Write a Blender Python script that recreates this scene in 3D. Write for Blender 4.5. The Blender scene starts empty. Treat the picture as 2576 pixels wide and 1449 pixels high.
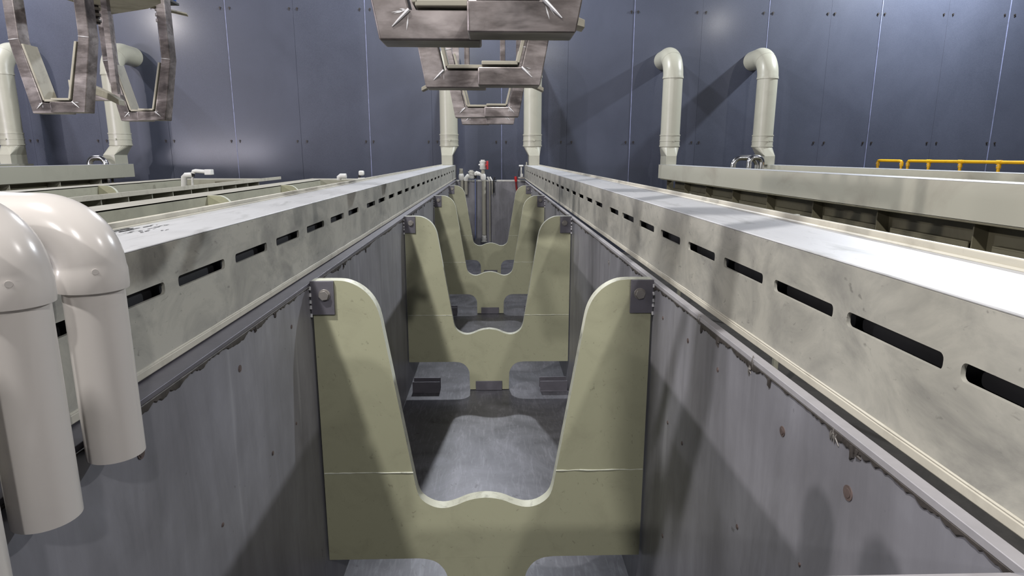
import bpy, bmesh, math, random
from mathutils import Vector, Matrix
random.seed(7)
sc = bpy.context.scene
COL = sc.collection
# ------------------------------------------------------------------ camera
F_PX, PITCH, YAW, ROLL = 1570.373, 0.2091977, 0.0311250, 0.0020771
H = 1.95                                   # camera height above the hall floor
cyw, syw, cp, sp = math.cos(YAW), math.sin(YAW), math.cos(PITCH), math.sin(PITCH)
FW = Vector((syw*cp, cyw*cp, -sp)); RT = Vector((cyw, -syw, 0)); UP = RT.cross(FW)
R2 = RT*math.cos(ROLL)+UP*math.sin(ROLL); U2 = UP*math.cos(ROLL)-RT*math.sin(ROLL)
cam_d = bpy.data.cameras.new('camera'); cam = bpy.data.objects.new('camera', cam_d); COL.objects.link(cam)
cam_d.sensor_fit = 'HORIZONTAL'; cam_d.sensor_width = 36; cam_d.lens = 36*F_PX/2576
cam_d.clip_start = .02; cam_d.clip_end = 200
M = Matrix((R2, U2, -FW)).transposed().to_4x4(); M.translation = (0, 0, H); cam.matrix_world = M
sc.camera = cam
# ------------------------------------------------------------------ world + lamps + exposure
w = bpy.data.worlds.new('hall_air'); sc.world = w; w.use_nodes = True
w.node_tree.nodes['Background'].inputs[0].default_value = (.62, .66, .78, 1)
w.node_tree.nodes['Background'].inputs[1].default_value = .065
sc.view_settings.view_transform = 'Standard'; sc.view_settings.look = 'None'
sc.view_settings.gamma = 1; sc.view_settings.use_curve_mapping = False
sc.view_settings.exposure = 0.06
def bay(x, y, z, watt, col=(1, .97, .95), r=.2):
    l = bpy.data.lights.new('high_bay_light', 'POINT'); l.energy = watt; l.color = col; l.shadow_soft_size = r
    o = bpy.data.objects.new('high_bay_light', l); o.location = (x, y, z); COL.objects.link(o)
ZL = 1.95+4.8
bay(-2.1, -.5, ZL, 1360, r=.12)
bay(-2.0, -8.0, ZL, 1100, r=.14)
bay(2.6, -5.6, ZL, 850, (1, .97, .95), .12)
bay(-.5, 11.0, ZL, 950, (.93, .96, 1), .12)
bay(8.4, 11.0, ZL, 2200, (.9, .95, 1), .12)
bay(-9.5, 11.0, ZL, 800, (.93, .93, 1), .12)
bay(8.4, 1.0, ZL, 650, r=.12)
bay(-12.0, .5, ZL, 2400, (1, .94, .92), .12)
# unseen area light added low on the left for the wall's soft glow
dl = bpy.data.lights.new('wall_glow_light', 'AREA'); dl.shape = 'RECTANGLE'; dl.size = 3.4; dl.size_y = 1.0; dl.energy = 760; dl.color = (.95, .9, 1)
do = bpy.data.objects.new('wall_glow_light', dl); do.location = (-10.6, -.3, 1.85); COL.objects.link(do)
do.rotation_euler = (Vector((-5.2, 12.7, 1.8))-Vector(do.location)).to_track_quat('-Z', 'Y').to_euler()

# ------------------------------------------------------------------ helpers
def at(x, y, **k):
    """point on the world plane X/Y/Z=const (Z measured from camera height) lying in the direction measured in the photo"""
    d = FW+R2*((x-1288)/F_PX)-U2*((y-724.5)/F_PX)
    a, v = list(k.items())[0]; i = 'XYZ'.index(a)
    p = d*(v/d[i]); return Vector((p.x, p.y, p.z+H))
def srgb(r, g, b):
    f = lambda c: ((c/255+.055)/1.055)**2.4 if c > 10 else c/255/12.92
    return (f(r), f(g), f(b), 1)
class N:
    def __init__(s, name, rough=.5, metal=0., spec=.5):
        s.m = bpy.data.materials.new(name); s.m.use_nodes = True; s.t = s.m.node_tree; s.b = s.t.nodes['Principled BSDF']
        s.b.inputs['Roughness'].default_value = rough; s.b.inputs['Metallic'].default_value = metal
        s.b.inputs['Specular IOR Level'].default_value = spec
        s.tc = s.t.nodes.new('ShaderNodeTexCoord')
    def link(s, a, b): s.t.links.new(a, b)
    def noise(s, scale, stretch=(1, 1, 1), detail=4, rough=.6, dist=0, src='Object', off=(0, 0, 0)):
        mp = s.t.nodes.new('ShaderNodeMapping'); mp.inputs['Scale'].default_value = stretch; mp.inputs['Location'].default_value = off
        s.link(s.tc.outputs[src], mp.inputs[0])
        n = s.t.nodes.new('ShaderNodeTexNoise'); n.inputs['Scale'].default_value = scale; n.inputs['Detail'].default_value = detail
        n.inputs['Roughness'].default_value = rough; n.inputs['Distortion'].default_value = dist
        s.link(mp.outputs[0], n.inputs['Vector']); return n.outputs['Fac']
    def ramp(s, src, stops, interp='LINEAR'):
        r = s.t.nodes.new('ShaderNodeValToRGB'); r.color_ramp.interpolation = interp
        e = r.color_ramp.elements
        while len(e) < len(stops): e.new(.5)
        for el, (p, c) in zip(e, stops):
            el.position = p; el.color = c if len(c) == 4 else (*c, 1)
        s.link(src, r.inputs[0]); return r.outputs[0]
    def mix(s, fac, a, b, mode='MIX'):
        m = s.t.nodes.new('ShaderNodeMix'); m.data_type = 'RGBA'; m.blend_type = mode
        for v, i in ((fac, 0), (a, 6), (b, 7)):
            if hasattr(v, 'default_value') and not isinstance(v, (tuple, float)): s.link(v, m.inputs[i])
            else: m.inputs[i].default_value = v
        return m.outputs[2]
    def color(s, c):
        if isinstance(c, tuple): s.b.inputs['Base Color'].default_value = c
        else: s.link(c, s.b.inputs['Base Color'])
    def rough(s, src, a, b):
        r = s.t.nodes.new('ShaderNodeMapRange'); r.inputs[3].default_value = a; r.inputs[4].default_value = b
        s.link(src, r.inputs[0]); s.link(r.outputs[0], s.b.inputs['Roughness'])
    def bump(s, src, strength=.1, dist=.01):
        b = s.t.nodes.new('ShaderNodeBump'); b.inputs['Strength'].default_value = strength; b.inputs['Distance'].default_value = dist
        s.link(src, b.inputs['Height']); s.link(b.outputs[0], s.b.inputs['Normal'])
G = lambda v: (v, v, v, 1)
def m_plastic(name, base, dirt, lo=.45, hi=.75, rough=.5, scale=6, stretch=(1, 1, 1), amount=1., spots=0., bump=.02):
    n = N(name, rough); f = n.noise(scale, stretch, 6, .65, .6)
    fac = n.ramp(f, [(lo, G(0)), (hi, G(amount))])
    c = n.mix(fac, base, dirt)
    if spots:
        s2 = n.noise(scale*7, stretch, 3, .5, 1.2, off=(3, 1, 7)); c = n.mix(n.ramp(s2, [(.66, G(0)), (.74, G(spots))]), c, tuple(v*.35 for v in dirt[:3])+(1,))
    n.color(c); n.rough(f, rough-.1, rough+.15); n.bump(n.noise(90, (1, 1, 1), 2), bump, .004); return n.m
MT = {}
MT['saddle'] = m_plastic('olive_polypropylene', srgb(166, 166, 140), srgb(140, 138, 116), .5, .8, .48, 7, amount=.6, spots=.35)
MT['edge'] = m_plastic('cut_plastic_edge', srgb(206, 208, 192), srgb(120, 120, 105), .52, .75, .5, 22, amount=.7)
MT['hood'] = m_plastic('hood_plastic_smudged', srgb(176, 174, 164), srgb(128, 127, 122), .42, .68, .42, 5, (1, 1, 1.6), .8, .45)
MT['hood_top'] = m_plastic('hood_top_plastic', srgb(180, 181, 183), srgb(132, 133, 132), .54, .70, .42, 4.5, (3.0, .8, 1), .7, .3)
MT['hood_beige'] = m_plastic('beige_hood_plastic', srgb(190, 188, 172), srgb(158, 150, 136), .5, .75, .42, 1.3, (1, .6, 1), .8)
MT['rim_cream'] = m_plastic('cream_rim_plastic', srgb(190, 186, 172), srgb(160, 155, 142), .5, .8, .45, 9)
MT['pp'] = m_plastic('tank_polypropylene', srgb(160, 159, 144), srgb(132, 131, 116), .45, .75, .45, 4, (1, .7, 1), .7)
MT['pp_shaded'] = m_plastic('tank_polypropylene_shaded', srgb(116, 112, 92), srgb(96, 90, 74), .45, .75, .5, 3)  # tank plastic with the shade of the outer side put into its colour
MT['duct'] = m_plastic('duct_grey_plastic', srgb(164, 163, 149), srgb(144, 143, 130), .5, .8, .34, 3, amount=.5)
MT['pvc'] = m_plastic('white_pvc', srgb(200, 195, 190), srgb(180, 174, 169), .5, .8, .2, 3, amount=.5, bump=.0)
MT['pvc2'] = m_plastic('bright_pvc', srgb(214, 214, 210), srgb(190, 190, 186), .5, .8, .3, 9, amount=.5)
MT['pvcg'] = m_plastic('grey_pvc', srgb(160, 158, 146), srgb(140, 138, 128), .5, .8, .35, 9, amount=.5)
MT['pad'] = m_plastic('cream_pad_plastic', srgb(150, 146, 132), srgb(120, 116, 104), .5, .8, .5, 8)
MT['union'] = m_plastic('pale_grey_fitting', srgb(196, 196, 190), srgb(160, 160, 152), .5, .8, .35, 9, amount=.5)
MT['darkred'] = m_plastic('dark_red_hose', srgb(120, 18, 26), srgb(70, 8, 16), .5, .8, .4, 8)
MT['red'] = m_plastic('red_plastic', srgb(190, 30, 34), srgb(130, 16, 24), .5, .8, .35, 8)
MT['yellow'] = m_plastic('yellow_paint', srgb(226, 172, 20), srgb(190, 140, 20), .5, .8, .4, 12)
MT['blue'] = m_plastic('blue_plastic', srgb(30, 84, 170), srgb(24, 60, 130), .5, .8, .4, 8)
MT['hose'] = m_plastic('pale_blue_hose', srgb(120, 130, 170), srgb(90, 100, 140), .5, .8, .4, 8)
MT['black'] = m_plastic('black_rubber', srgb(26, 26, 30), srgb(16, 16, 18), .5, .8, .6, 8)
def m_tank():
    n = N('grey_sheet_steel', .42, .15)
    st = n.noise(5, (1.2, 1.6, .35), 8, .65, .4); bl = n.noise(1.4, (1, 1, 1), 5, .6, .5, off=(5, 2, 1))
    c = n.ramp(st, [(.3, srgb(118, 118, 124)), (.5, srgb(136, 136, 143)), (.72, srgb(152, 152, 160))])
    c = n.mix(n.ramp(bl, [(.42, G(0)), (.7, G(.45))]), c, srgb(92, 90, 94))
    sc_ = n.noise(70, (1, .25, .012), 3, .5, .2); c = n.mix(n.ramp(sc_, [(.62, G(0)), (.7, G(.35))]), c, srgb(170, 171, 176))
    sp_ = n.noise(26, (1, 1, 1), 3, .5, 1.0, off=(9, 9, 1)); c = n.mix(n.ramp(sp_, [(.72, G(0)), (.76, G(.5))]), c, srgb(60, 58, 60))
    n.color(c); n.rough(bl, .32, .55); n.bump(sc_, .04, .002); return n.m
MT['steel'] = m_tank()
def m_floorsteel():
    n = N('tank_floor_steel', .42, .3)
    a = n.noise(2.2, (1, 1, 1), 6, .6, 1.6); b = n.noise(14, (2.5, .4, 1), 5, .6, 1.4)
    c = n.ramp(a, [(.32, srgb(68, 68, 74)), (.5, srgb(90, 90, 96)), (.7, srgb(112, 112, 119))])
    c = n.mix(n.ramp(b, [(.5, G(0)), (.8, G(.25))]), c, srgb(176, 176, 184))
    s = n.noise(24, (1, 1, 1), 3, .5, 1, off=(2, 8, 1)); c = n.mix(n.ramp(s, [(.68, G(0)), (.73, G(.6))]), c, srgb(48, 46, 48))
    n.color(c); n.rough(a, .3, .5); return n.m
MT['floorsteel'] = m_floorsteel()
def m_frame():
    n = N('ground_mill_steel', .38, .45)
    a = n.noise(5, (.8, 1, 1.4), 6, .62, .2); b = n.noise(9, (.5, 1, 1.6), 4, .5, .5, off=(4, 1, 2))
    c = n.ramp(a, [(.34, srgb(66, 61, 60)), (.48, srgb(112, 105, 103)), (.66, srgb(156, 149, 148))])
    c = n.mix(n.ramp(b, [(.52, G(0)), (.8, G(.6))]), c, srgb(226, 216, 214))
    d = n.noise(30, (.25, 1, 1.4), 5, .6, .3, off=(7, 3, 5)); c = n.mix(n.ramp(d, [(.5, G(0)), (.72, G(.6))]), c, srgb(70, 62, 60))
    n.color(c); n.rough(b, .45, .26); n.bump(a, .05, .002); return n.m
MT['frame'] = m_frame()
def m_simple_metal(name, c, rough=.25, metal=1.):
    n = N(name, rough, metal); f = n.noise(20, (1, 1, 1), 3); n.color(n.mix(n.ramp(f, [(.4, G(0)), (.7, G(.3))]), c, tuple(v*.6 for v in c[:3])+(1,))); return n.m
MT['chrome'] = m_simple_metal('polished_stainless', srgb(210, 210, 214), .16)
MT['bolt'] = m_simple_metal('dull_zinc', srgb(150, 146, 142), .45, .6)
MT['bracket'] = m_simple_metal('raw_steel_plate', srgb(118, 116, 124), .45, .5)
MT['weld'] = m_simple_metal('bright_weld', srgb(216, 216, 218), .35, .4)
MT['darkiron'] = m_simple_metal('dark_iron', srgb(50, 46, 44), .55, .5)
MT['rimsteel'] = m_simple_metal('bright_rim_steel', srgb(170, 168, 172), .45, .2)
MT['burn'] = m_plastic('burnt_weld_edge', srgb(72, 67, 64), srgb(46, 42, 40), .4, .7, .6, 30)
def m_wall():
    n = N('slate_blue_wall_panel', .42, .0, .2)
    a = n.noise(.8, (1, 1, .8), 5, .6, .5); g = n.noise(160, (1, 1, 1), 2, .5)
    c = n.ramp(a, [(.3, srgb(54, 58, 70)), (.7, srgb(65, 69, 82))])
    c = n.mix(n.ramp(g, [(.35, G(.0)), (.7, G(.18))]), c, srgb(104, 108, 124))
    n.color(c); n.rough(a, .38, .5); n.bump(g, .05, .002)
    n.b.inputs['Coat Weight'].default_value = .12; n.b.inputs['Coat Roughness'].default_value = .17; return n.m
MT['wall'] = m_wall()
MT['seam'] = m_plastic('seam_sealant', srgb(120, 126, 158), srgb(90, 94, 112), .4, .7, .5, 12, (1, 1, .5))
MT['concrete'] = m_plastic('dark_concrete', srgb(78, 76, 74), srgb(58, 57, 56), .4, .7, .7, 3)
MT['stain'] = m_plastic('rust_heat_mark', srgb(104, 90, 86), srgb(66, 56, 54), .4, .7, .6, 40)
MT['scuff'] = m_plastic('black_scuff', srgb(44, 44, 46), srgb(20, 20, 22), .4, .7, .6, 40)

def finish(me, sharp=.6):
    me.polygons.foreach_set('use_smooth', [True]*len(me.polygons))
    try: me.set_sharp_from_angle(angle=sharp)
    except Exception: pass
def obj(name, bm, mat, parent=None, bevel=0, loc=None, **props):
    if isinstance(bm, bpy.types.Mesh): me = bm
    else:
        me = bpy.data.meshes.new(name); bmesh.ops.recalc_face_normals(bm, faces=bm.faces); bm.to_mesh(me); bm.free()
    if not me.materials: me.materials.append(MT[mat] if isinstance(mat, str) else mat)
    finish(me)
    o = bpy.data.objects.new(name, me); COL.objects.link(o); o.parent = parent
    if loc is not None: o.location = loc
    if bevel:
        b = o.modifiers.new('bevel', 'BEVEL'); b.width = bevel; b.segments = 2; b.limit_method = 'ANGLE'; b.angle_limit = .6
    for k, v in props.items(): o[k] = v
    return o
def thing(name, label, cat, group=None, loc=(0, 0, 0)):
    o = bpy.data.objects.new(name, None); o.empty_display_size = .1; o.location = loc; COL.objects.link(o)
    o['label'] = label; o['category'] = cat
    if group: o['group'] = group
    return o
def structure(name, label=None):
    o = bpy.data.objects.new(name, None); COL.objects.link(o); o['kind'] = 'structure'
    if label: o['label'] = label
    return o
def BM(): return bmesh.new()
def box(bm, x0, x1, y0, y1, z0, z1):
    v = [bm.verts.new(p) for p in ((x0, y0, z0), (x1, y0, z0), (x1, y1, z0), (x0, y1, z0), (x0, y0, z1), (x1, y0, z1), (x1, y1, z1), (x0, y1, z1))]
    for f in ((0, 3, 2, 1), (4, 5, 6, 7), (0, 1, 5, 4), (1, 2, 6, 5), (2, 3, 7, 6), (3, 0, 4, 7)): bm.faces.new([v[i] for i in f])
    return bm
def bx(*a): return box(BM(), *a)
def tube(bm, pts, r, seg=20, cap=True):
    """swept round tube; r is a number or a list"""
    pts = [Vector(p) for p in pts]; n = len(pts); rs = r if isinstance(r, (list, tuple)) else [r]*n
    tans = []
    for i in range(n):
        a = pts[max(i-1, 0)]; b = pts[min(i+1, n-1)]; d = b-a
        tans.append(d.normalized() if d.length > 1e-9 else (tans[-1] if tans else Vector((0, 0, 1))))
    u = tans[0].orthogonal().normalized(); rings = []
    for i in range(n):
        t = tans[i]; u = (u-t*u.dot(t)).normalized(); v = t.cross(u)
        rings.append([bm.verts.new(pts[i]+(u*math.cos(2*math.pi*k/seg)+v*math.sin(2*math.pi*k/seg))*rs[i]) for k in range(seg)])
    for a, b in zip(rings, rings[1:]):
        for k in range(seg): bm.faces.new((a[k], a[(k+1) % seg], b[(k+1) % seg], b[k]))
    if cap: bm.faces.new(rings[0][::-1]); bm.faces.new(rings[-1])
    return bm
def tb(pts, r, seg=20, cap=True): return tube(BM(), pts, r, seg, cap)
def arc(c, a, b, R, t0, t1, n=12):
    """points on an arc: centre c, axes a,b"""
    c, a, b = Vector(c), Vector(a), Vector(b)
    return [c+a*R*math.cos(t0+(t1-t0)*i/n)+b*R*math.sin(t0+(t1-t0)*i/n) for i in range(n+1)]
def plate(outline, holes, thick, fn):
    """flat plate with real holes; fn maps (u, v, w) to a point, w runs 0..thick"""
    cu = bpy.data.curves.new('plate', 'CURVE'); cu.dimensions = '2D'; cu.fill_mode = 'BOTH'; cu.extrude = thick/2
    for loop in [outline]+list(holes):
        s = cu.splines.new('POLY'); s.points.add(len(loop)-1); s.use_cyclic_u = True
        for p, q in zip(s.points, loop): p.co = (q[0], q[1], 0, 1)
    o = bpy.data.objects.new('plate', cu); COL.objects.link(o)
    dg = bpy.context.evaluated_depsgraph_get(); me = bpy.data.meshes.new_from_object(o.evaluated_get(dg))
    bpy.data.objects.remove(o); bpy.data.curves.remove(cu)
    bm = BM(); bm.from_mesh(me); bpy.data.meshes.remove(me)
    bmesh.ops.remove_doubles(bm, verts=bm.verts, dist=1e-5)
    for v in bm.verts: v.co = fn(v.co.x, v.co.y, v.co.z+thick/2)
    return bm
def copy_tree(o, parent=None):
    c = o.copy(); COL.objects.link(c); c.parent = parent
    for ch in list(o.children): copy_tree(ch, c)
    return c

# ================================================================== THE HALL
YW = 12.7
fl = obj('floor', bx(-16, 18, -6, YW+.2, -.1, 0), 'concrete'); fl['kind'] = 'structure'
wall = structure('wall_back', 'tall slate blue panelled wall behind the tanks')
JX = [-15.0, -13.9, -12.65, -11.4, -10.15, -8.88, -7.578, -6.278, -5.005, -3.745, -2.40, -1.181, .184, 1.472, 2.736, 4.048, 5.34, 6.56, 7.55, 8.87, 10.085, 11.35, 12.6, 13.9, 15.2, 17.5]
for i, (a, b) in enumerate(zip(JX, JX[1:])):
    off = random.uniform(0, .008)
    obj('panel', bx(a+.001, b-.001, YW+off, YW+.05+off, 0, 9.6), 'wall', wall, .0015)
for i, x in enumerate(JX[1:-1]):
    if not -10 < x < 12: continue
    if any(abs(x-q) < .1 for q in (-5.005, -2.40, .184, 2.736, 5.34, 7.55, 10.085)):
        obj('seam_strip', bx(x-.006, x+.006, YW-.003, YW+.012, 0, 9.6), 'seam', wall)
    for z in (.27, 2.70, 5.1):
        for s in (-.085, .085):
            x2 = x+s*random.uniform(.7, 1.3)
            b = tb([(x2, YW-.014, H+z), (x2, YW+.01, H+z)], .017, 8); box(b, x2-.008, x2+.008, YW-.004, YW+.01, H+z-.04, H+z-.012)  # dark bar below each bolt head stands in for its cast shadow
            obj('bolt', b, 'darkiron', wall)

# ================================================================== TANKS
def tank(t, x0, x1, y0, y1, zt, zb, mat, fmat, fl_, fr, th=.012, flm='floorsteel', rimth=.012):
    z0, z1 = H+zb, H+zt
    obj('side_wall', bx(x0-th, x0, y0, y1, z0, z1-.001), mat, t); obj('side_wall', bx(x1, x1+th, y0, y1, z0, z1-.001), mat, t)
    obj('end_wall', bx(x0, x1, y0-th, y0, z0, z1-.001), mat, t); obj('end_wall', bx(x0, x1, y1, y1+th, z0, z1-.001), mat, t)
    obj('tank_floor', bx(x0-th, x1+th, y0-th, y1+th, z0-.02, z0), flm, t)
    for i in range(7):
        y = y0+.3+(y1-y0-.6)*i/6
        obj('support_beam', bx(x0-.05, x1+.05, y-.05, y+.05, 0, z0-.02), 'darkiron', t)
X0, X1, Y0T, Y1T, ZR, ZF = -.641, .573, .575, 11.17, -.436, -1.755
mt = thing('steel_tank', 'long deep grey sheet steel tank in the middle with olive saddles inside', 'tank')
tank(mt, X0, X1, Y0T, Y1T, ZR, ZF, 'steel', 'steel', .1, .02)
# rim: left flange wide and dark under the hood, right one a narrow bright lip, near end broad
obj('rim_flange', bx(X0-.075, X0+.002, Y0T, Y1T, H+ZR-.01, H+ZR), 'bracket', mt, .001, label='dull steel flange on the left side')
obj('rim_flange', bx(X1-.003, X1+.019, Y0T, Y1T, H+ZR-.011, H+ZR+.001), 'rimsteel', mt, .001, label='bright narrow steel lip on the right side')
def near_rim():
    r = .035; cx, cy = X1-.005-r*.2, Y0T+.005+r*.3
    o = [(X0-.075, Y0T-.075), (X1+.020, Y0T-.075), (X1+.020, Y0T+.06), (X1+.003, Y0T+.06)]
    o += [(X1+.003+.0, Y0T+.03), (X1+.010, Y0T+.012), (X1+.008, Y0T-.004), (X1-.006, Y0T-.008), (X1-.02, Y0T), (X0-.075, Y0T)]
    return plate(o, [], .012, lambda u, v, w_: Vector((u, v, H+ZR-.012+w_)))
obj('rim_flange', near_rim(), 'rimsteel', mt, .001)
obj('rim_flange', bx(X0-.075, X1+.02, Y1T, Y1T+.09, H+ZR-.012, H+ZR), 'rimsteel', mt, .001)
# ragged weld runs just under both top edges, with a few drips
for s, x in ((1, X0), (-1, X1)):
    bm = BM(); y = Y0T+.01; h = .012; prev = None
    while y < Y1T-.02:
        h = min(.016, max(.003, h+random.uniform(-.0045, .0045)))
        v = [bm.verts.new(q) for q in ((x+s*.0005, y, H+ZR-.010), (x+s*.0035, y, H+ZR-.012), (x+s*.0030, y, H+ZR-.012-h*.8), (x+s*.0003, y, H+ZR-.013-h))]
        if prev:
            for i in range(3): bm.faces.new((prev[i], v[i], v[i+1], prev[i+1]))
        prev = v; y += .006 if y < 3 else .03
    for k in range(22):
        y = random.uniform(Y0T+.2, 8); h = random.uniform(.008, .026)
        tube(bm, [(x, y, H+ZR-.015), (x+s*.001, y+random.uniform(-.004, .004), H+ZR-.02-h*.6), (x, y+random.uniform(-.01, .01), H+ZR-.02-h)], [.006, .005, .002], 6)
    obj('weld_run', bm, 'burn', mt, kind='stuff')
for (px, py) in ((1899, 905), (1762, 800), (1893, 925), (2103, 1090), (1533, 660), (1640, 712), (2095, 1075)):
    p = at(px, py, X=X1); bm = BM()
    for k in range(3):
        a = p+Vector((-.001, random.uniform(-.01, .01), random.uniform(0, .012))); tube(bm, [a, a+Vector((-.002, random.uniform(-.006, .006), -.012)), a+Vector((0, random.uniform(-.008, .008), -.024))], [.0012, .0022, .0008], 6)
    obj('weld_spatter', bm, 'bolt', mt)
# oval heat marks
for side, X_, pts in ((1, X1, [(1969, 1085, 1.4), (2134, 1240, 1.7), (1731, 857, 1), (1716, 1115, .8), (1806, 930, .8), (1668, 800, .8), (1855, 1325, .8), (1680, 1063, .8), (1667, 1348, .9), (2012, 1420, .5)]),
                      (-1, X0, [(354, 1140, 1.5), (603, 927, 1.2), (686, 1140, .9), (560, 1320, .7), (733, 822, .9), (745, 1065, .7)])):
    for (px, py, s) in pts:
        p = at(px, py, X=X_); r = .0075*s; n = -side
        bm = tb([(p.x+n*.0015, p.y, p.z), (p.x-n*.004, p.y, p.z)], r, 14); tube(bm, [(p.x+n*.0024, p.y, p.z), (p.x, p.y, p.z)], r*.62, 14)
        obj('heat_mark', bm, 'stain', mt)
# floor angle clips
for k in range(5):
    y = 2.157+2.353*k
    if y > 10.8: continue
    for a, b in ((-.61, -.405), (.355, .562)):
        bm = bx(a, b, y-.035, y-.028, H+ZF, H+ZF+.082); box(bm, a, b, y+.055, y+.062, H+ZF, H+ZF+.082); box(bm, a, b, y-.045, y+.07, H+ZF, H+ZF+.006)
        obj('floor_clip', bm, 'bracket', mt, .001)

# ------------------------------------------------------------------ saddles
def saddle_outline(sx=1., x0=-.634, x1=.566):
    L = [(-.634, -.429), (-.545, -.429), (-.505, -.435), (-.464, -.456), (-.432, -.488), (-.411, -.527), (-.400, -.568), (-.303, -1.166),
         (-.289, -1.243), (-.269, -1.281), (-.228, -1.307), (-.186, -1.313), (-.144, -1.302), (-.093, -1.281), (-.032, -1.272), (.028, -1.281), (.078, -1.302), (.120, -1.313),
         (.162, -1.307), (.201, -1.281), (.221, -1.243), (.235, -1.166), (.332, -.568), (.343, -.527), (.364, -.488), (.396, -.456), (.437, -.435), (.477, -.429), (.566, -.429)]
    B = [(.566, -1.527), (.235, -1.527), (.190, -1.533), (.158, -1.549), (.133, -1.580), (.121, -1.615), (.118, -1.748), (-.178, -1.748), (-.181, -1.615), (-.193, -1.580), (-.218, -1.549), (-.250, -1.533), (-.295, -1.527), (-.634, -1.527)]
    def sm(P, closed=False):
        out = [Vector(P[0])]                                    # one Catmull-Rom pass softens the bends
        for i in range(len(P)-1):
            p0 = Vector(P[max(i-1, 0)]); p1 = Vector(P[i]); p2 = Vector(P[i+1]); p3 = Vector(P[min(i+2, len(P)-1)])
            if (p2-p1).length > .12: out.append(p2); continue
            if (p1-p0).length > .12: p0 = p1-(p1-p0).normalized()*(p2-p1).length
            if (p3-p2).length > .12: p3 = p2+(p3-p2).normalized()*(p2-p1).length
            for t in (.33, .67, 1):
                out.append(.5*((2*p1)+(p2-p0)*t+(2*p0-5*p1+4*p2-p3)*t*t+(3*p1-p0-3*p2+p3)*t**3))
        return out
    P = sm(L)+sm(B); c = -.034
    return [((p[0]-c)*sx, p[1]) for p in P]
TH = .048
def make_saddle(label, sx=1., clips=True):
    t = thing('tank_saddle', label, 'support')
    out = saddle_outline(sx)
    bm = plate(out, [], TH, lambda u, v, w_: Vector((u, w_, v)))
    pl = obj('saddle_plate', bm, 'saddle', t, .002)
    pl.data.materials.append(MT['edge'])
    for p in pl.data.polygons:                                   # sawn edges are a paler fresh cut
        if abs(p.normal.y) < .5: p.material_index = 1
    hw = .6*sx; zw = -1.163
    for a, b in ((-hw+.002, -.268*sx), (.268*sx, hw-.002)):
        n = 14; pts = [(a+(b-a)*i/n, -.0005, zw+random.uniform(-.0012, .0012)) for i in range(n+1)]
        obj('weld_seam', tb(pts, [random.uniform(.0015, .0035) for _ in pts], 6), 'edge', t)
    if clips:
        for s in (-1, 1):
            xo = s*hw; xi = s*(hw-.078)
            b = obj('bracket', bx(min(xo, xi)+(0 if s > 0 else -.003), max(xo, xi)+(.003 if s > 0 else 0), -.012, -.001, -.549, -.429), 'bracket', t, .001)
            cx = s*(hw-.046)
            hb = BM(); pts = [Vector((cx+.018*math.cos(math.pi/3*k+.2), 0, -.478+.018*math.sin(math.pi/3*k+.2))) for k in range(6)]
            a1 = [hb.verts.new((p.x, -.027, p.z)) for p in pts]; a2 = [hb.verts.new((p.x, -.013, p.z)) for p in pts]
            hb.faces.new(a1); hb.faces.new(a2[::-1])
            for k in range(6): hb.faces.new((a1[k], a1[(k+1) % 6], a2[(k+1) % 6], a2[k]))
            tube(hb, [(cx, -.015, -.478), (cx, -.012, -.478)], .021, 16)
            obj('bolt', hb, 'bolt', b, .001)
            wb = BM()
            for k in range(5): 
                z = -.445-k*.024+random.uniform(-.004, .004); tube(wb, [(xo+s*.003, -.012, z), (xo+s*.004, -.013, z-.012)], [.004, .005], 8)
            obj('weld_bead', wb, 'weld', b)
    bm = bx(-.1, .1, -.008, -.001, -1.752, -1.68); box(bm, -.1, .1, TH+.001, TH+.008, -1.752, -1.68)
    obj('foot_clip', bm, 'bracket', t, .001)
    return t
names = ['olive saddle plate nearest the camera, hex bolts on its brackets', 'second olive saddle plate from the camera in the steel tank',
         'third olive saddle plate from the camera in the steel tank', 'farthest olive saddle plate, in front of the white standpipe']
s0 = make_saddle(names[0]); s0.location = (-.034, 2.157, H); s0['group'] = 'saddle plates in the steel tank'
for k in range(1, 4):
    c = copy_tree(s0); c.location = (-.034, 2.157+2.353*k, H); c['label'] = names[k]

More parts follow.
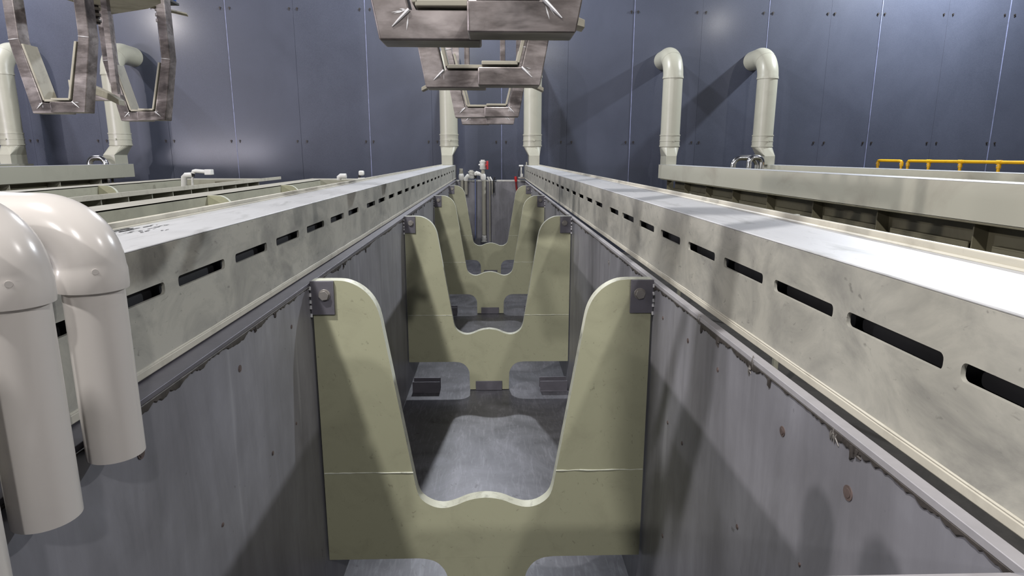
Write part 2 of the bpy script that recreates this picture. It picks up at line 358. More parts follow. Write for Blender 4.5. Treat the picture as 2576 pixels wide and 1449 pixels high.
# ------------------------------------------------------------------ exhaust hoods with slots
SL = [(-.35, -.11), (-.06, .18), (.23, .47), (.515, .755), (.788, 1.023), (1.068, 1.307), (1.365, 1.607), (1.676, 1.915), (2.0, 2.238), (2.335, 2.576), (2.684, 2.925), (3.02, 3.25)]
SL += [(c-.12, c+.12) for c in (3.49+.1, 3.95, 4.33, 4.72, 5.12, 5.51, 5.93, 6.37, 6.80, 7.24, 7.70, 8.17, 8.68, 9.18, 9.70, 10.25, 10.8, 11.3)]
def rrect(a, b, c, d, r, n=4):
    P = []
    for (cx, cy, t) in ((b-r, d-r, 0), (a+r, d-r, 1), (a+r, c+r, 2), (b-r, c+r, 3)):
        for i in range(n+1):
            th = math.pi/2*(t+i/n); P.append((cx+r*math.cos(th), cy+r*math.sin(th)))
    return P
def hood(label, xf, sgn, y0, y1, zt, zb, wid, slots=True, shade='hood', lip=True, name='exhaust_hood'):
    """xf: X of the slotted face; sgn: direction from that face to the back; z relative to camera height"""
    t = thing(name, label, 'exhaust hood', 'exhaust hoods along the tanks')
    xb = xf+sgn*wid; th = .007
    lo, hi = min(xf, xb), max(xf, xb)
    holes = [rrect(a, b, -.286, -.2605, .009) for a, b in SL if slots and a > y0+.03 and b < y1-.05]
    bm = plate([(y0, zb+.014), (y1, zb+.014), (y1, zt), (y0, zt)], holes, th, lambda u, v, w_: Vector((xf+sgn*w_, u, v+H)))
    obj('front_panel', bm, shade, t)
    obj('top_panel', bx(min(xf+sgn*.001, xb), max(xf+sgn*.001, xb), y0, y1, H+zt, H+zt+.004), 'hood_top', t, .002)
    obj('back_panel', bx(min(xb, xb-sgn*th), max(xb, xb-sgn*th), y0, y1, H+zb, H+zt), 'rim_cream' if shade == 'hood' else shade, t)
    for ya in (y0, y1-th): obj('end_cap', bx(min(xf+sgn*th, xb-sgn*th), max(xf+sgn*th, xb-sgn*th), ya, ya+th, H+zb, H+zt-.001), shade, t)
    obj('bottom_panel', bx(lo+th, hi-th, y0, y1, H+zb+.002, H+zb+.01), 'pp_shaded', t)
    obj('bottom_lip', bx(min(xf-sgn*.003, xf+sgn*.012), max(xf-sgn*.003, xf+sgn*.012), y0, y1, H+zb, H+zb+.016), 'rim_cream', t, .002)
    pts = []; y = y0
    while y < y1: pts.append((xf, y, H+zb+.0175+random.uniform(-.0006, .0006))); y += .1
    obj('weld_bead', tb(pts, [random.uniform(.0022, .0036) for _ in pts], 6), 'rim_cream', t)
    obj('slot_dark_sheet', bx(min(xf+sgn*.03, xf+sgn*.04), max(xf+sgn*.03, xf+sgn*.04), y0+.02, y1-.02, H+zb+.012, H+zt-.002), 'black', t)  # black sheet added behind the slots, standing in for the dark inside
    if lip:
        obj('back_flange', bx(min(xb, xb+sgn*.012), max(xb, xb+sgn*.012), y0, y1, H+zt-.03, H+zt+.022), 'rim_cream', t, .002)
        obj('corner_bead', tb([(xb-sgn*.002, y0, H+zt+.004), (xb-sgn*.002, y1, H+zt+.004)], .005, 6), 'rim_cream', t)
    return t
YE = 12.15
hl = hood('slotted cream hood with white top along the left of the steel tank', -.690, -1, -.4, YE, -.183, -.432, .225)
hr = hood('slotted cream hood with white top along the right of the steel tank', .609, 1, -.4, YE, -.183, -.430, .235)
hr2 = hood('plain beige hood across the walkway on the right, ribbed tank beneath', 3.43, -1, .2, YE, -.167, -.420, .232, True, 'hood_beige', False)
hr3 = hood('slotted beige hood far right, beneath the yellow handrail', 5.12, 1, .2, 12.08, -.165, -.42, .235, True, 'hood_beige', False)
h4 = hood('beige hood far left carrying the second exhaust duct from the left', -6.99, 1, 4.0, 12.2, -.172, -.406, .232, True, 'duct', False)
h5 = hood('beige hood at the far left edge carrying the leftmost exhaust duct', -8.6, -1, 4.0, 12.2, -.172, -.406, .232, True, 'duct', False)
# scuffs on the white tops
bm = BM()
for (px, py, s) in ((300, 580, 2), (318, 577, 1.6), (345, 574, 1.4), (370, 577, 1), (395, 571, .8), (412, 566, .7), (360, 583, .8), (330, 583, .7), (420, 577, .4), (405, 580, .5), (385, 566, .5)):
    p = at(px, py, Z=-.178)
    for k in range(4):
        a = p+Vector((random.uniform(-.01, .01)*s, random.uniform(-.03, .03)*s, 0)); l = random.uniform(.006, .02)*s; wd = random.uniform(.001, .0035)*s
        vs = [bm.verts.new((a.x+q[0], a.y+q[1], H-.1786)) for q in ((-wd, -l*.5), (wd*.6, -l), (wd, l*.4), (wd*.2, l), (-wd*1.2, l*.5))]; bm.faces.new(vs)
obj('scuff_marks', bm, 'scuff', hl, kind='stuff')
# tabs standing out behind the right hood
for (px, py) in ((1985, 539), (1722, 487)):
    p = at(px, py, Z=-.45); t = thing('wash_ledge', 'small cream ledge block low in the gap, '+('nearer of two' if px > 1900 else 'farther of two')+' behind the right hood', 'ledge', loc=(p.x, p.y, 0))
    obj('ledge_top', bx(-.08, .08, -.02, .02, H-.47, H-.45), 'pp', t, .003); obj('post', bx(-.02, .02, -.018, .018, 0, H-.47), 'pp', t, .002)

# ------------------------------------------------------------------ neighbouring plastic tanks
def rib(t, x, sgn, y, zt, dep=.12, mat='pp', w_=.012):
    obj('rib', bx(min(x, x+sgn*dep), max(x, x+sgn*dep), y-w_/2, y+w_/2, H-1.75, H+zt), mat, t)
rt_ = thing('ribbed_plastic_tank', 'olive ribbed plastic tank under the beige hood on the right', 'tank')
tank(rt_, 3.42, 4.95, .5, 11.7, -.44, ZF, 'pp_shaded', 'pp', .1, .1, .014, 'pp_shaded')
for k in range(11): rib(rt_, 3.42, -1, 11.87-1.099*k-.2*0, -.425, .12, 'pp_shaded')
for k in range(10):
    y = 11.87-1.099*k
    if y-1.0 < .5: continue
    obj('ledge_rail', bx(3.35, 3.42, y-1.0, y-.12, H-.600, H-.588), 'pp_shaded', rt_, .002)
    obj('ledge_rail', bx(3.35, 3.362, y-1.0, y-.12, H-.66, H-.600), 'pp_shaded', rt_, .002)
obj('rim_flange', bx(3.2, 3.42, .5, 12.0, H-.438, H-.424), 'pp_shaded', rt_, .002)
obj('rim_flange', bx(4.95, 5.12, .5, 12.0, H-.438, H-.424), 'pp_shaded', rt_, .002)
tank2 = thing('plastic_tank', 'open cream plastic tank next to the left hood, curved saddles inside', 'tank', 'open plastic tanks on the left')
tank(tank2, -3.08, -1.75, 1.2, 11.42, -.43, ZF, 'pp', 'pp', .1, .1, .02, 'pp')
tank3 = thing('plastic_tank', 'open cream plastic tank second to the left, beyond the narrow dark gap', 'tank', 'open plastic tanks on the left')
tank(tank3, -5.57, -4.24, 1.2, 11.5, -.43, ZF, 'pp', 'pp', .1, .1, .02, 'pp')
for t, a, b in ((tank2, -3.08, -1.75), (tank3, -5.57, -4.24)):
    for (u0, u1) in ((a-.28, a), (b, b+.26)):
        obj('rim_flange', bx(u0, u1, 1.2, 12.0, H-.445, H-.43), 'rim_cream', t, .002)
    for (u0, u1, za, zb_) in ((a-.30, a-.28, -.47, -.428), (b+.26, b+.28, -.446, -.428 if t is tank2 else -.394)):
        obj('rim_lip', bx(u0, u1, 1.2, 12.0, H+za, H+zb_), 'rim_cream', t, .002)
    obj('rim_flange', bx(a, b, 11.52, 12.0, H-.445, H-.43), 'rim_cream', t, .002)
    for u in (a-.02, b+.02):
        s = -1 if u < (a+b)/2 else 1
        for k in range(14):
            y = 10.905-.487*k; rib(t, u, s, y, -.447, .24, 'pp', .018)
    obj('overflow_box', bx((a+b)/2+.1, b-.05, 11.1, 11.4, H-.9, H-.45), 'pp_shaded', t, .004)
for t, cx, ys, nm in ((tank2, -2.415, (4.55, 6.9, 9.3), 'in the nearer open plastic tank'), (tank3, -4.905, (6.85, 9.1), 'in the second open plastic tank from the steel tank')):
    s = None
    for i, y in enumerate(ys):
        lab = 'cream curved saddle %s %s' % (('nearest', 'middle', 'farthest')[i] if len(ys) == 3 else ('nearer', 'farther')[i], nm)
        if s is None: s = make_saddle(lab, 1.33/1.2, False); c = s
        else: c = copy_tree(s)
        c['label'] = lab; c['group'] = 'saddles '+nm; c.location = (cx, y, H)
tank4 = thing('ribbed_plastic_tank', 'dark ribbed plastic tank under the far left beige hood', 'tank')
tank(tank4, -8.58, -7.0, 4.2, 11.9, -.42, ZF, 'pp_shaded', 'pp', .1, .1, .014, 'pp_shaded')
for k in range(7): rib(tank4, -6.985, 1, 11.2-1.055*k, -.41, .2, 'pp')
obj('rim_flange', bx(-6.99, -6.78, 4.2, 11.9, H-.418, H-.408), 'pp_shaded', tank4)

# ------------------------------------------------------------------ exhaust ducts
def duct(label, bx0, bx1, cx, r=.172, by0=11.7, by1=12.11, zh=-.179):
    t = thing('exhaust_duct', label, 'exhaust duct', 'exhaust ducts rising from the hoods')
    zt = H-.005; cyy = 11.93
    obj('base_box', bx(bx0, bx1, by0, by1, H+zh, zt), 'duct', t, .003)
    # square to round transition, folded facets
    n = 24; bm = BM(); top = [bm.verts.new((cx+r*math.cos(2*math.pi*k/n), cyy+r*math.sin(2*math.pi*k/n), H+.165)) for k in range(n)]
    c = [bm.verts.new(p) for p in ((bx1, by1, zt), (bx0, by1, zt), (bx0, by0, zt), (bx1, by0, zt))]
    for q in range(4):
        for k in range(6): bm.faces.new((top[(q*6+k) % n], top[(q*6+k+1) % n], c[q]))
        bm.faces.new((top[(q*6+6) % n], c[(q+1) % 4], c[q]))
    o = obj('transition', bm, 'duct', t); o.data.set_sharp_from_angle(angle=.05)
    z = lambda a: H+a
    col = tb([(cx, cyy, z(a)) for a in (.16, .165, .165, .19, .19, .265, .265, .28, .28, .365, .365, .385, .385, .392)],
             [r, r, r+.014, r+.014, r+.006, r+.006, r+.012, r+.012, r+.006, r+.006, r+.014, r+.014, r, r], 32)
    cl = obj('collar', col, 'duct', t)
    obj('latch', tb([(cx+.02, cyy-r-.03, z(.272)), (cx+.02, cyy-r, z(.272))], .018, 10), 'duct', cl)
    obj('riser_pipe', tb([(cx, cyy, z(.39)), (cx, cyy, z(1.41))], r, 36), 'duct', t)
    R = .40
    a = arc((cx, cyy+R, z(1.41)), (0, -1, 0), (0, 0, 1), R, 0, math.pi/2, 20)
    rs = [r+.012, r+.012]+[r+.004]*(len(a)-1); pts = [(cx, cyy, z(1.385)), (cx, cyy, z(1.409))]+a[1:]+[(cx, cyy+R+.02, z(1.81))]
    el = obj('elbow', tb(pts, rs+[r+.004], 36), 'duct', t)
    m_ = a[11]; d = (a[12]-a[10]).normalized()
    obj('elbow_seam', tb([m_-d*.004, m_+d*.004], r+.0062, 36), 'pvcg', el)
    obj('wall_stub', tb([(cx, cyy+R+.02, z(1.81)), (cx, YW-.001, z(1.81))], r, 36), 'duct', t)
    return t
duct('grey exhaust duct on the hood left of the steel tank, bending into the wall', -.93, -.735, -.80, .165)
duct('grey exhaust duct on the hood right of the steel tank, bending into the wall', .675, .866, .745, .165)
duct('grey exhaust duct on the beige hood across the walkway at right', 3.215, 3.405, 3.325, .176, zh=-.164)
duct('rightmost grey exhaust duct, beside the polished pipe bends', 5.06, 5.25, 5.085, .18, zh=-.161)
duct('second grey exhaust duct from the left edge, behind the hanging grippers', -7.0, -6.80, -6.79, .176, zh=-.168)
duct('leftmost grey exhaust duct at the picture edge', -8.83, -8.63, -8.72, .176, zh=-.168)

# ------------------------------------------------------------------ white PVC drop pipes, near left
def drop_pipe(label, x, y, zb, zc=-.197, r=.0405):
    t = thing('drop_pipe', label, 'pipe', 'white drop pipes at the near end')
    R = .062; rc = .0475
    obj('vertical_pipe', tb([(x, y, H+zb), (x, y, H+zc)], r, 40), 'pvc', t)
    a = arc((x-R, y, H+zc+.035), (1, 0, 0), (0, 0, 1), R, 0, math.pi/2, 16)
    za = zc+.035+R
    pts = [(x, y, H+zc), (x, y, H+zc+.001), (x, y, H+zc+.008), (x, y, H+zc+.03)]+a+[(x-R-.035, y, H+za), (x-R-.052, y, H+za), (x-R-.056, y, H+za), (x-R-.057, y, H+za)]
    rs = [r+.001, rc-.001, rc, rc]+[rc-.0015]*len(a)+[rc-.001, rc, rc-.002, r+.001]
    e = obj('elbow', tb(pts, rs, 40), 'pvc', t)
    obj('mould_mark', tb([(x+.0275, y-.035, H+zc+.033), (x+.0296, y-.0377, H+zc+.033)], .0042, 12), 'pvc', e)
    xe = x-.62
    h = obj('horizontal_pipe', tb([(x-R-.057, y, H+za), (xe, y, H+za)], r, 40), 'pvc', t)
    obj('riser', tb([(xe, y, H+za+.03), (xe, y, .02)], r, 24), 'pvc', t)
    return t
drop_pipe('white drop pipe with glossy elbow over the left hood, farthest of three', -.597, .932, -.462)
drop_pipe('white drop pipe with elbow at the left edge, middle of three', -.597, .772, -.474, -.182)
drop_pipe('white drop pipe cut by the lower left corner, nearest of three', -.597, .640, -.484, -.182)

# ------------------------------------------------------------------ hanging grippers
def jaw(t, s, c, y, arch=True, zt=1.28, half=.187, x_in=.012, pads=True):
    """s=-1 left jaw, +1 right; c centre X; y front face; section .056 x .085"""
    h = .056; b = .22; kx = half+.072; kz = .60
    O = [(x_in*-1, b), (half, b), (kx, kz), (kx, zt), (kx-h, zt), (kx-h, kz+.006), (half-h-.004, b+h), (-x_in, b+h)]
    O = [(c+s*p[0], p[1]) for p in O]
    bm = plate(O, [], .085, lambda u, v, w_: Vector((u, y+w_, v+H)))
    j = obj('left_jaw' if s < 0 else 'right_jaw', bm, 'frame', t, .004)
    i0 = Vector((c+s*(half-h-.004), y-.001, H+b+h)); i1 = Vector((c+s*(half-.004), y-.001, H+b+.004))
    obj('weld_bead', tb([i0, i0.lerp(i1, .35), i0.lerp(i1, .6)], [.004, .003, .001], 8), 'weld', j)
    gm = BM()                                                    # bright grinder strokes fanning out of the inner corner
    for k in range(5):
        an = random.uniform(-.9, .9); d = Matrix.Rotation(an, 3, 'Y') @ (i1-i0).normalized(); l = random.uniform(.01, .034)*random.uniform(.6, 1); n_ = Vector((-d.z, 0, d.x))*random.uniform(.0005, .0014)
        q0 = i0+d*random.uniform(.004, .012); q0.y = y-.0006
        gm.faces.new([gm.verts.new(v_) for v_ in (q0, q0+d*l*.5+n_, q0+d*l, q0+d*l*.5-n_)])
    obj('grinder_mark', gm, 'weld', j)
    k0 = Vector((c+s*(kx-h), y-.001, H+kz+.006)); k1 = Vector((c+s*kx, y-.001, H+kz))
    obj('weld_bead', tb([k0, k0.lerp(k1, .5), k1], [.001, .003, .001], 8), 'weld', j)
    if pads:
        g = .006; p = .012
        xa, xb_ = sorted((c+s*(.0), c+s*(half-h-.016)))
        obj('pad', bx(xa, xb_, y-.004, y+.14, H+b+h+g, H+b+h+g+p), 'pad', j, .002)
        P = [(half-h-.004-g, b+h+.012), (kx-h-g-.004, kz-.02), (kx-h-g-p-.004, kz-.02), (half-h-.004-g-p, b+h+.012)]
        P = [(c+s*q[0], q[1]) for q in P]
        obj('pad', plate(P, [], .11, lambda u, v, w_: Vector((u, y-.004+w_, v+H))), 'pad', j, .002)
    return j
def arch_plate(t, c, y, ze, drop, half=.21, th=.03, dy=.05, lo=-1.):
    n = 16; top = []; bot = []
    for i in range(n+1):
        x = half*(lo+(1-lo)*i/n); z = ze+drop*(1-(x/half)**2); k = .55+.45*(1-(x/half)**2)
        top.append((c+x, z+th*k)); bot.append((c+x, z))
    obj('cradle_arch', plate(top+bot[::-1], [], dy, lambda u, v, w_: Vector((u, y+w_, v+H))), 'pad', t, .002)
def gripper(label, c, y, half=.187, arch=None, rot=0):
    t = thing('gripper_frame', label, 'gripper', 'steel gripper frames hanging over the tanks')
    jaw(t, -1, c, y, half=half); jaw(t, 1, c, y-.09, half=half)
    if arch: arch_plate(t, c-(.10 if c < -1 else 0), *arch)
    obj('top_bar', bx(c-half-.12, c+half+.12, y-.09, y+.085, H+1.28, H+1.34), 'frame', t, .004)
    obj('hanger_rod', tb([(c, y, H+1.34), (c, y, H+1.5)], .02, 12), 'darkiron', t)
    return t
CF = -.033
gripper('largest and nearest steel gripper jaws hanging top centre', CF, 1.30, arch=(1.44, .272, .03, .235, .03, .05, 0.))
gripper('second nearest steel gripper jaws above the middle of the steel tank', CF, 2.18, arch=(2.3, .222, .05, .215, .022))
gripper('third steel gripper jaws back, between the two centre ducts', CF, 3.85)
gripper('farthest steel gripper jaws of the centre row, showing only its bottom bar', CF, 4.70)
gripper('left hanging steel gripper jaws, nearer of the two at top left', -2.345, 3.62, .168, arch=(3.80, .278, .085, .30, .055, .06, .1))
gripper('left hanging steel gripper jaws, farther of the two at top left', -2.305, 4.38, .168)
# extra yoke hanging between the two far centre grippers
t = thing('hanging_yoke', 'slim steel yoke seen through the opening of the second gripper', 'hanger')
y = 4.3
a = at(1168, 166, Y=y); b = at(1271, 166, Y=y)
obj('side_bar', bx(a.x, a.x+.034, y, y+.05, a.z, H+1.34), 'frame', t, .003); obj('side_bar', bx(b.x-.034, b.x, y, y+.05, a.z, H+1.34), 'frame', t, .003)
obj('cross_bar', bx(a.x, b.x, y, y+.05, a.z-.03, a.z), 'frame', t, .003)
for (c, ya, yb, nm) in ((CF, 1.0, 2.6, 'nearer centre'), (CF, 3.6, 5.1, 'farther centre'), (-2.33, 3.3, 4.9, 'left')):
    t = thing('lifting_beam', 'dark lifting beam above the %s pair of grippers' % nm, 'beam')
    obj('beam', bx(c-.05, c+.05, ya, yb, H+1.5, H+1.6), 'darkiron', t, .004)
    for yy in (ya+.2, yb-.2): obj('hoist_rod', tb([(c, yy, H+1.6), (c, yy, H+7.4)], .012, 8), 'darkiron', t)
# screw rods, plate and wing above the left pair
t = thing('cover_plate', 'dark olive plate with a folded wing hanging above the left grippers', 'plate')
def poly(pts, th):
    bm = BM(); a = [bm.verts.new(p) for p in pts]; b = [bm.verts.new(Vector(p)+Vector((0, 0, th))) for p in pts]
    bm.faces.new(a[::-1]); bm.faces.new(b); n = len(pts)
    for i in range(n): bm.faces.new((a[i], a[(i+1) % n], b[(i+1) % n], b[i]))
    return bm
zp = .90
P = [at(168, 0, Z=zp), at(283, 36, Z=zp), at(372, 22, Z=zp), at(405, 8, Z=zp), at(400, -40, Z=zp), at(150, -40, Z=zp)]
obj('plate', poly(P, .012), 'pad', t)
P = [at(340, 0, Z=.91), at(368, 18, Z=.91), at(474, 42, Z=.905), at(470, 36, Z=.915), at(420, 24, Z=.92)]
obj('wing', poly(P, .008), 'pad', t)
obj('hanger_rod', tb([at(250, -20, Z=.92), at(250, -20, Z=.92)+Vector((0, 0, .6))], .015, 8), 'darkiron', t)
t = thing('blue_actuator', 'small blue block above the farther left gripper', 'actuator')
p = at(418, 0, Y=4.45); obj('housing', bx(p.x-.05, p.x+.04, p.y-.06, p.y+.06, p.z, p.z+.12), 'blue', t, .006); obj('base_plate', bx(p.x-.08, p.x+.05, p.y-.08, p.y+.07, p.z-.02, p.z-.004), 'black', t, .002)
for i, (px, y, lab) in enumerate(((243, 4.2, 'left'), (406, 4.33, 'right'))):
    t = thing('screw_rod', 'dark threaded rod above the %s leg of the farther left gripper' % lab, 'rod')
    p = at(px, 60, Y=y); q = at(px-4, -40, Y=y)
    obj('core', tb([p, (p.x, p.y, q.z+.1)], .022, 12), 'darkiron', t)
    bm = BM(); z = p.z+.01
    while z < q.z+.09: tube(bm, [(p.x, p.y, z), (p.x, p.y, z+.016)], [.03, .03], 12); z += .034
    obj('thread', bm, 'bolt', t)
t = thing('guide_bar', 'slim pinkish steel guide bar between the two left grippers', 'bar')
a = at(260, -30, Y=3.95); b = at(293, 238, Y=3.95)
obj('bar', tb([a, b], .024, 4), 'frame', t); obj('slotted_foot', bx(b.x-.14, b.x+.03, b.y-.02, b.y+.03, b.z-.035, b.z), 'frame', t, .002)

# ------------------------------------------------------------------ fittings at the far end of the steel tank
YF = 11.05; SC = YF/F_PX
def P_(x, y, Y=YF): return at(x, y, Y=Y)
def vpipe(t, nm, x, y0, y1, w_, mat, Y=YF, seg=16, rings=()):
    a = P_(x, y0, Y); b = P_(x, y1, Y); r = w_/2*Y/F_PX
    o = obj(nm, tb([a, (a.x, a.y, b.z)], r, seg), mat, t)
    for yy in rings:
        c = P_(x, yy, Y); obj('ring', tb([(a.x, a.y, c.z+.012), (a.x, a.y, c.z-.012)], r*1.2, seg), mat, o)
    return o
def ball(t, nm, x, y, w_, h_, mat, Y=YF):
    c = P_(x, y, Y); n = 10; r = w_/2*Y/F_PX*1.08; hh = h_/2*Y/F_PX
    pts = [(c.x, c.y, c.z+hh*math.sin(-math.pi/2+math.pi*i/n)) for i in range(n+1)]
    rs = [max(.002, r*math.cos(-math.pi/2+math.pi*i/n)**.6) for i in range(n+1)]
    return obj(nm, tb(pts, rs, 18), mat, t)
t = thing('corner_standpipe', 'short grey standpipe with a white round elbow in the far left tank corner', 'pipe')
vpipe(t, 'upper_stub', 1160, 424, 440, 8.5, 'pvcg', rings=(434,)); ball(t, 'elbow', 1160.5, 445, 12.5, 20, 'pvc2'); vpipe(t, 'down_pipe', 1162, 450, 560, 8, 'pvcg')
t = thing('bend_pipe', 'short white bend pipe beside the corner standpipe', 'pipe')
a = P_(1184, 443); b = P_(1172.5, 449); c = P_(1172, 489)
obj('elbow', tb([a, P_(1177, 443), b, P_(1172, 455)], .04, 16), 'pvc2', t); obj('down_pipe', tb([P_(1172, 453), (P_(1172, 453).x, YF, c.z)], .03, 16), 'pvcg', t)
t = thing('pipe_union', 'grey ringed pipe union on the far tank rim', 'valve')
p = P_(1186, 449); q = P_(1186, 428); hgt = q.z-p.z
pr = [(0, .05), (.08, .05), (.08, .058), (.2, .058), (.2, .05), (.45, .05), (.45, .06), (.55, .06), (.55, .046), (.7, .046), (.7, .058), (.85, .058), (.85, .036), (1, .036)]
obj('body', tb([(p.x, YF, p.z+hgt*a_) for a_, _ in pr], [r_ for _, r_ in pr], 20), 'union', t)
t = thing('blue_hose', 'thin pale blue hose with a white cap elbow hanging down the end wall', 'hose')
obj('cap_elbow', tb([P_(1196, 441), P_(1196, 436), P_(1198, 434.5), P_(1203, 436)], .03, 14), 'pvc2', t)
obj('coupling', tb([P_(1196, 449), P_(1196, 441)], .022, 12), 'black', t)
p = P_(1195.5, 449); obj('hose', tb([p, (p.x, YF, P_(1195, 520).z), (p.x-.01, YF, P_(1193, 602).z)], .011, 10), 'hose', t)
t = thing('standpipe_valve', 'tall white standpipe with a red handled valve at the far tank end', 'valve')
ball(t, 'elbow', 1215.5, 446, 13, 20, 'pvc2')
vpipe(t, 'neck', 1215, 424, 438, 8.5, 'pvcg')
p = P_(1214.5, 427); q = P_(1214.5, 402); hgt = q.z-p.z
pr = [(0, .04), (.08, .055), (.2, .055), (.2, .048), (.35, .052), (.65, .052), (.72, .046), (.72, .056), (.88, .056), (.88, .036), (1, .036)]
v = obj('valve_body', tb([(p.x, YF, p.z+hgt*a_) for a_, _ in pr], [r_ for _, r_ in pr], 20), 'union', t)
obj('knob', tb([P_(1204, 414.5), P_(1209, 414.5)], .012, 10), 'pvc2', v)
hd = tb([P_(1219, 415.5), P_(1224, 415.5)], .02, 10); p = P_(1226, 415.5); q1 = P_(1226, 405); q2 = P_(1226, 426); box(hd, p.x-.017, p.x+.017, YF-.05, YF+.03, q2.z, q1.z)
obj('valve_handle', hd, 'red', v, .004)
obj('side_branch', tb([P_(1200, 438), P_(1205, 437), P_(1213, 441)], .032, 14), 'pvc2', t)
a = P_(1217, 450); b = P_(1219, 592)
obj('long_pipe', tb([a, (a.x, YF, b.z)], .036, 20), 'pvcg', t)
obj('foot_collar', tb([(a.x, YF, P_(1219, k).z) for k in (590, 592, 592, 596, 596, 599, 599, 603, 603, 606, 606, 608)], [.036, .036, .043, .043, .037, .037, .047, .047, .04, .04, .055, .055], 20), 'pvc2', t)
t = thing('probe_tubes', 'pair of slim slanted white tubes on the far tank rim', 'tube')
for (x, yb) in ((1228, 607), (1234, 489)):
    p = P_(x+4, 455); obj('down_tube', tb([p, (p.x, YF, P_(x, yb).z)], .011, 10), 'pvcg', t)
    obj('slanted_head', tb([P_(x-2, 445), P_(x+4, 455)], .015, 10), 'pvc2', t)
t = thing('black_probe', 'short black probe tube on the far tank rim', 'tube')
obj('tube', tb([P_(1245, 446), P_(1242, 455), (P_(1242, 455).x, YF, P_(1242, 485).z)], .011, 10), 'black', t)
t = thing('red_hose', 'dark red hose with a bright red grip over the far right rim', 'hose')
obj('grip', tb([P_(1297, 444), P_(1297.5, 449), P_(1298, 457)], [.022, .026, .02], 12), 'red', t)
obj('hose_end', tb([P_(1298, 457), P_(1299, 470), P_(1302, 490), P_(1300, 520)], [.017, .018, .017, .014], 12), 'darkred', t)
t = thing('level_sensor', 'white disc headed level sensor at the far right tank corner', 'sensor')
obj('disc_head', tb([P_(1311, 419), P_(1311, 417), P_(1311, 415)], [.035, .043, .035], 20), 'pvc2', t)
obj('stem', tb([P_(1311, 418), P_(1311.5, 440)], .012, 10), 'pvc2', t)
p = P_(1312, 447); obj('base', bx(p.x-.06, p.x+.055, YF-.04, YF+.04, p.z-.02, p.z+.012), 'bolt', t, .004)
obj('clamp', bx(p.x-.02, p.x+.025, YF-.02, YF+.02, p.z+.012, p.z+.07), 'pvc2', t, .006)
obj('cable', tb([P_(1304, 445), P_(1304, 435), P_(1307, 424), P_(1310, 420)], .006, 8), 'black', t)
t = thing('rim_strips', 'row of thin white strips lying on the far tank rim', 'strip')
for (a, b, yy) in ((1147, 1155, 453.5), (1178, 1186, 453.5), (1187, 1203, 452), (1203, 1212, 453.5), (1221, 1230, 453.5), (1249, 1286, 450.5), (1286, 1297, 453.5), (1301, 1320, 450)):
    p = P_(a, yy, Y1T+.02); q = P_(b, yy, Y1T+.02); obj('strip', bx(p.x, q.x, Y1T-.012, Y1T+.035, H+ZR-.012, H+ZR+.014), 'pvc2', t)
t = thing('marker_peg', 'tiny grey peg on the end of the right hood beside its duct', 'peg')
p = at(1324.5, 414, Y=11.9); obj('peg', bx(p.x-.011, p.x+.011, 11.9, 11.93, H-.179, H-.12), 'pvcg', t, .002)

# ------------------------------------------------------------------ pipes at the far ends of the left plastic tanks
t = thing('inlet_pipe', 'white angled inlet pipe with boxed outlet over the second plastic tank', 'pipe')
Y = 10.6; g = lambda x, y_: at(x, y_, Y=Y)
obj('drop', tb([g(463, 470), g(463, 445), g(467, 441), g(484, 440)], .045, 14), 'pvc2', t); obj('second_drop', tb([g(484, 470), g(484, 446)], .018, 10), 'pvc2', t)
obj('coupling', tb([g(486, 444), g(486, 434)], .022, 10), 'black', t)
obj('upper_bend', tb([g(486, 436), g(487, 431), g(492, 430), g(518, 432)], .032, 14), 'pvc2', t)
p = g(525, 433); obj('outlet_box', bx(p.x-.05, p.x+.06, Y-.06, Y+.06, p.z-.045, p.z+.045), 'pvc2', t, .01)
t = thing('inlet_bend', 'stubby white elbow at the far end of the nearer plastic tank', 'pipe')
Y = 10.9
obj('elbow', tb([g(853, 453), g(853, 446), g(857, 443), g(871, 443)], [.036, .042, .045, .045], 14), 'pvc2', t)
t = thing('feed_elbow', 'small white capped elbow beside the left hood at the far end', 'pipe')
obj('neck', tb([g(904, 447), g(904, 441)], .022, 10), 'black', t); p = g(909, 436); obj('cap', bx(p.x-.04, p.x+.045, Y-.05, Y+.05, p.z-.035, p.z+.045), 'pvc2', t, .02)
obj('pedestal', bx(p.x-.05, p.x+.05, Y-.05, Y+.05, H-.44, g(904, 447).z), 'pvc2', t, .004)

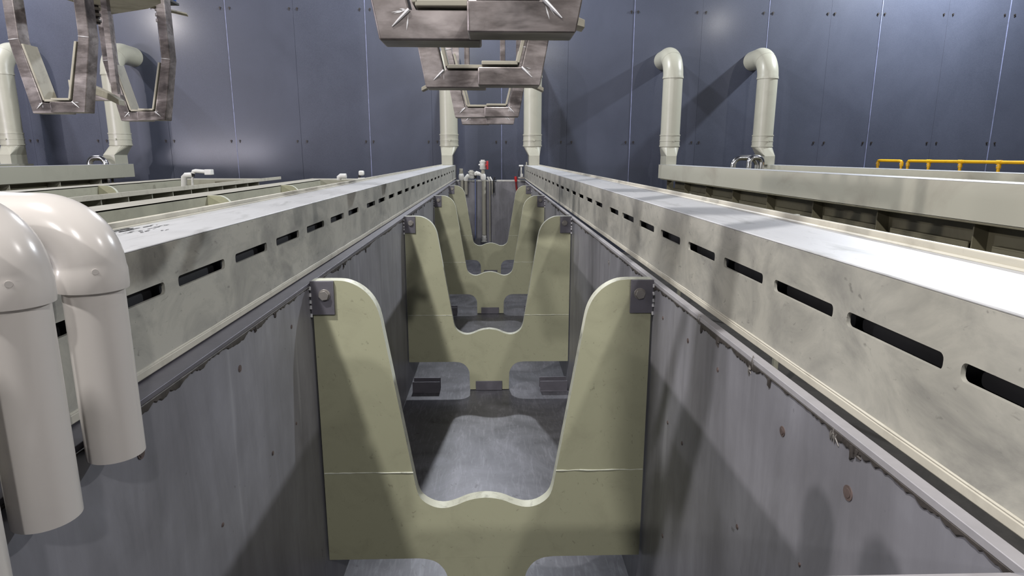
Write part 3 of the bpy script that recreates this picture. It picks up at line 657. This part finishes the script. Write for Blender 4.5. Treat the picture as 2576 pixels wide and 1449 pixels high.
# ------------------------------------------------------------------ polished stainless bends
def bend(label, pts, r=.05):
    t = thing('stainless_bend', label, 'pipe', 'polished stainless pipe bends'); bm = tb(pts, r, 20); obj('pipe', bm, 'chrome', t)
def inv_u(xa, xb, y, zt, R=.12):
    return [(xa, y, H-.5)]+[tuple(v) for v in arc((xa+R, y, zt-R), (-1, 0, 0), (0, 0, 1), R, 0, math.pi/2, 8)]+[tuple(v) for v in arc((xb-R, y, zt-R), (1, 0, 0), (0, 0, 1), R, math.pi/2, 0, 8)]+[(xb, y, H-.5)]
a = at(1845, 400, Y=11.5); b = at(1905, 400, Y=11.5); c = at(1885, 400, Y=11.2); d = at(1917, 400, Y=11.2)
bend('larger polished stainless bend left of the rightmost duct', inv_u(a.x, b.x, 11.5, at(1870, 397, Y=11.5).z, .14))
bend('smaller polished stainless bend touching the rightmost duct base', inv_u(c.x, d.x, 11.2, at(1900, 396, Y=11.2).z, .09), .046)
a = at(236, 402, Y=11.55)
bend('polished stainless bend at the far left behind the beige hood', inv_u(a.x-.08, a.x+.2, 11.55, at(240, 397, Y=11.55).z, .11), .05)

# ------------------------------------------------------------------ yellow handrail
t = thing('handrail', 'yellow pipe handrail far right in front of the wall', 'railing')
XR = 7.5; zr = H-.085
for (a, b) in ((12.17, 11.45), (11.27, 6.9)):
    obj('top_rail', tb([(XR, a, zr-.10), (XR, a, zr-.03), (XR, a-.02, zr), (XR, a-.07, zr+.002), (XR, b+.07, zr), (XR, b+.02, zr-.005), (XR, b, zr-.03), (XR, b, zr-.10)], .026, 14), 'yellow', t)
for y in (12.17, 11.45, 11.27, 10.72, 9.98, 9.2, 8.4, 7.6, 6.9):
    p = obj('post', tb([(XR, y, .0), (XR, y, zr)], .022, 12), 'yellow', t)
    obj('tee_socket', tb([(XR, y, zr-.09), (XR, y, zr-.02)], .031, 12), 'yellow', p)
    if y not in (12.17, 11.45, 11.27, 6.9): obj('tee_socket', tb([(XR, y-.05, zr+.001), (XR, y+.05, zr+.001)], .032, 12), 'yellow', p)
    obj('set_screw', tb([(XR-.036, y, zr-.05), (XR-.02, y, zr-.05)], .01, 8), 'weld', p)
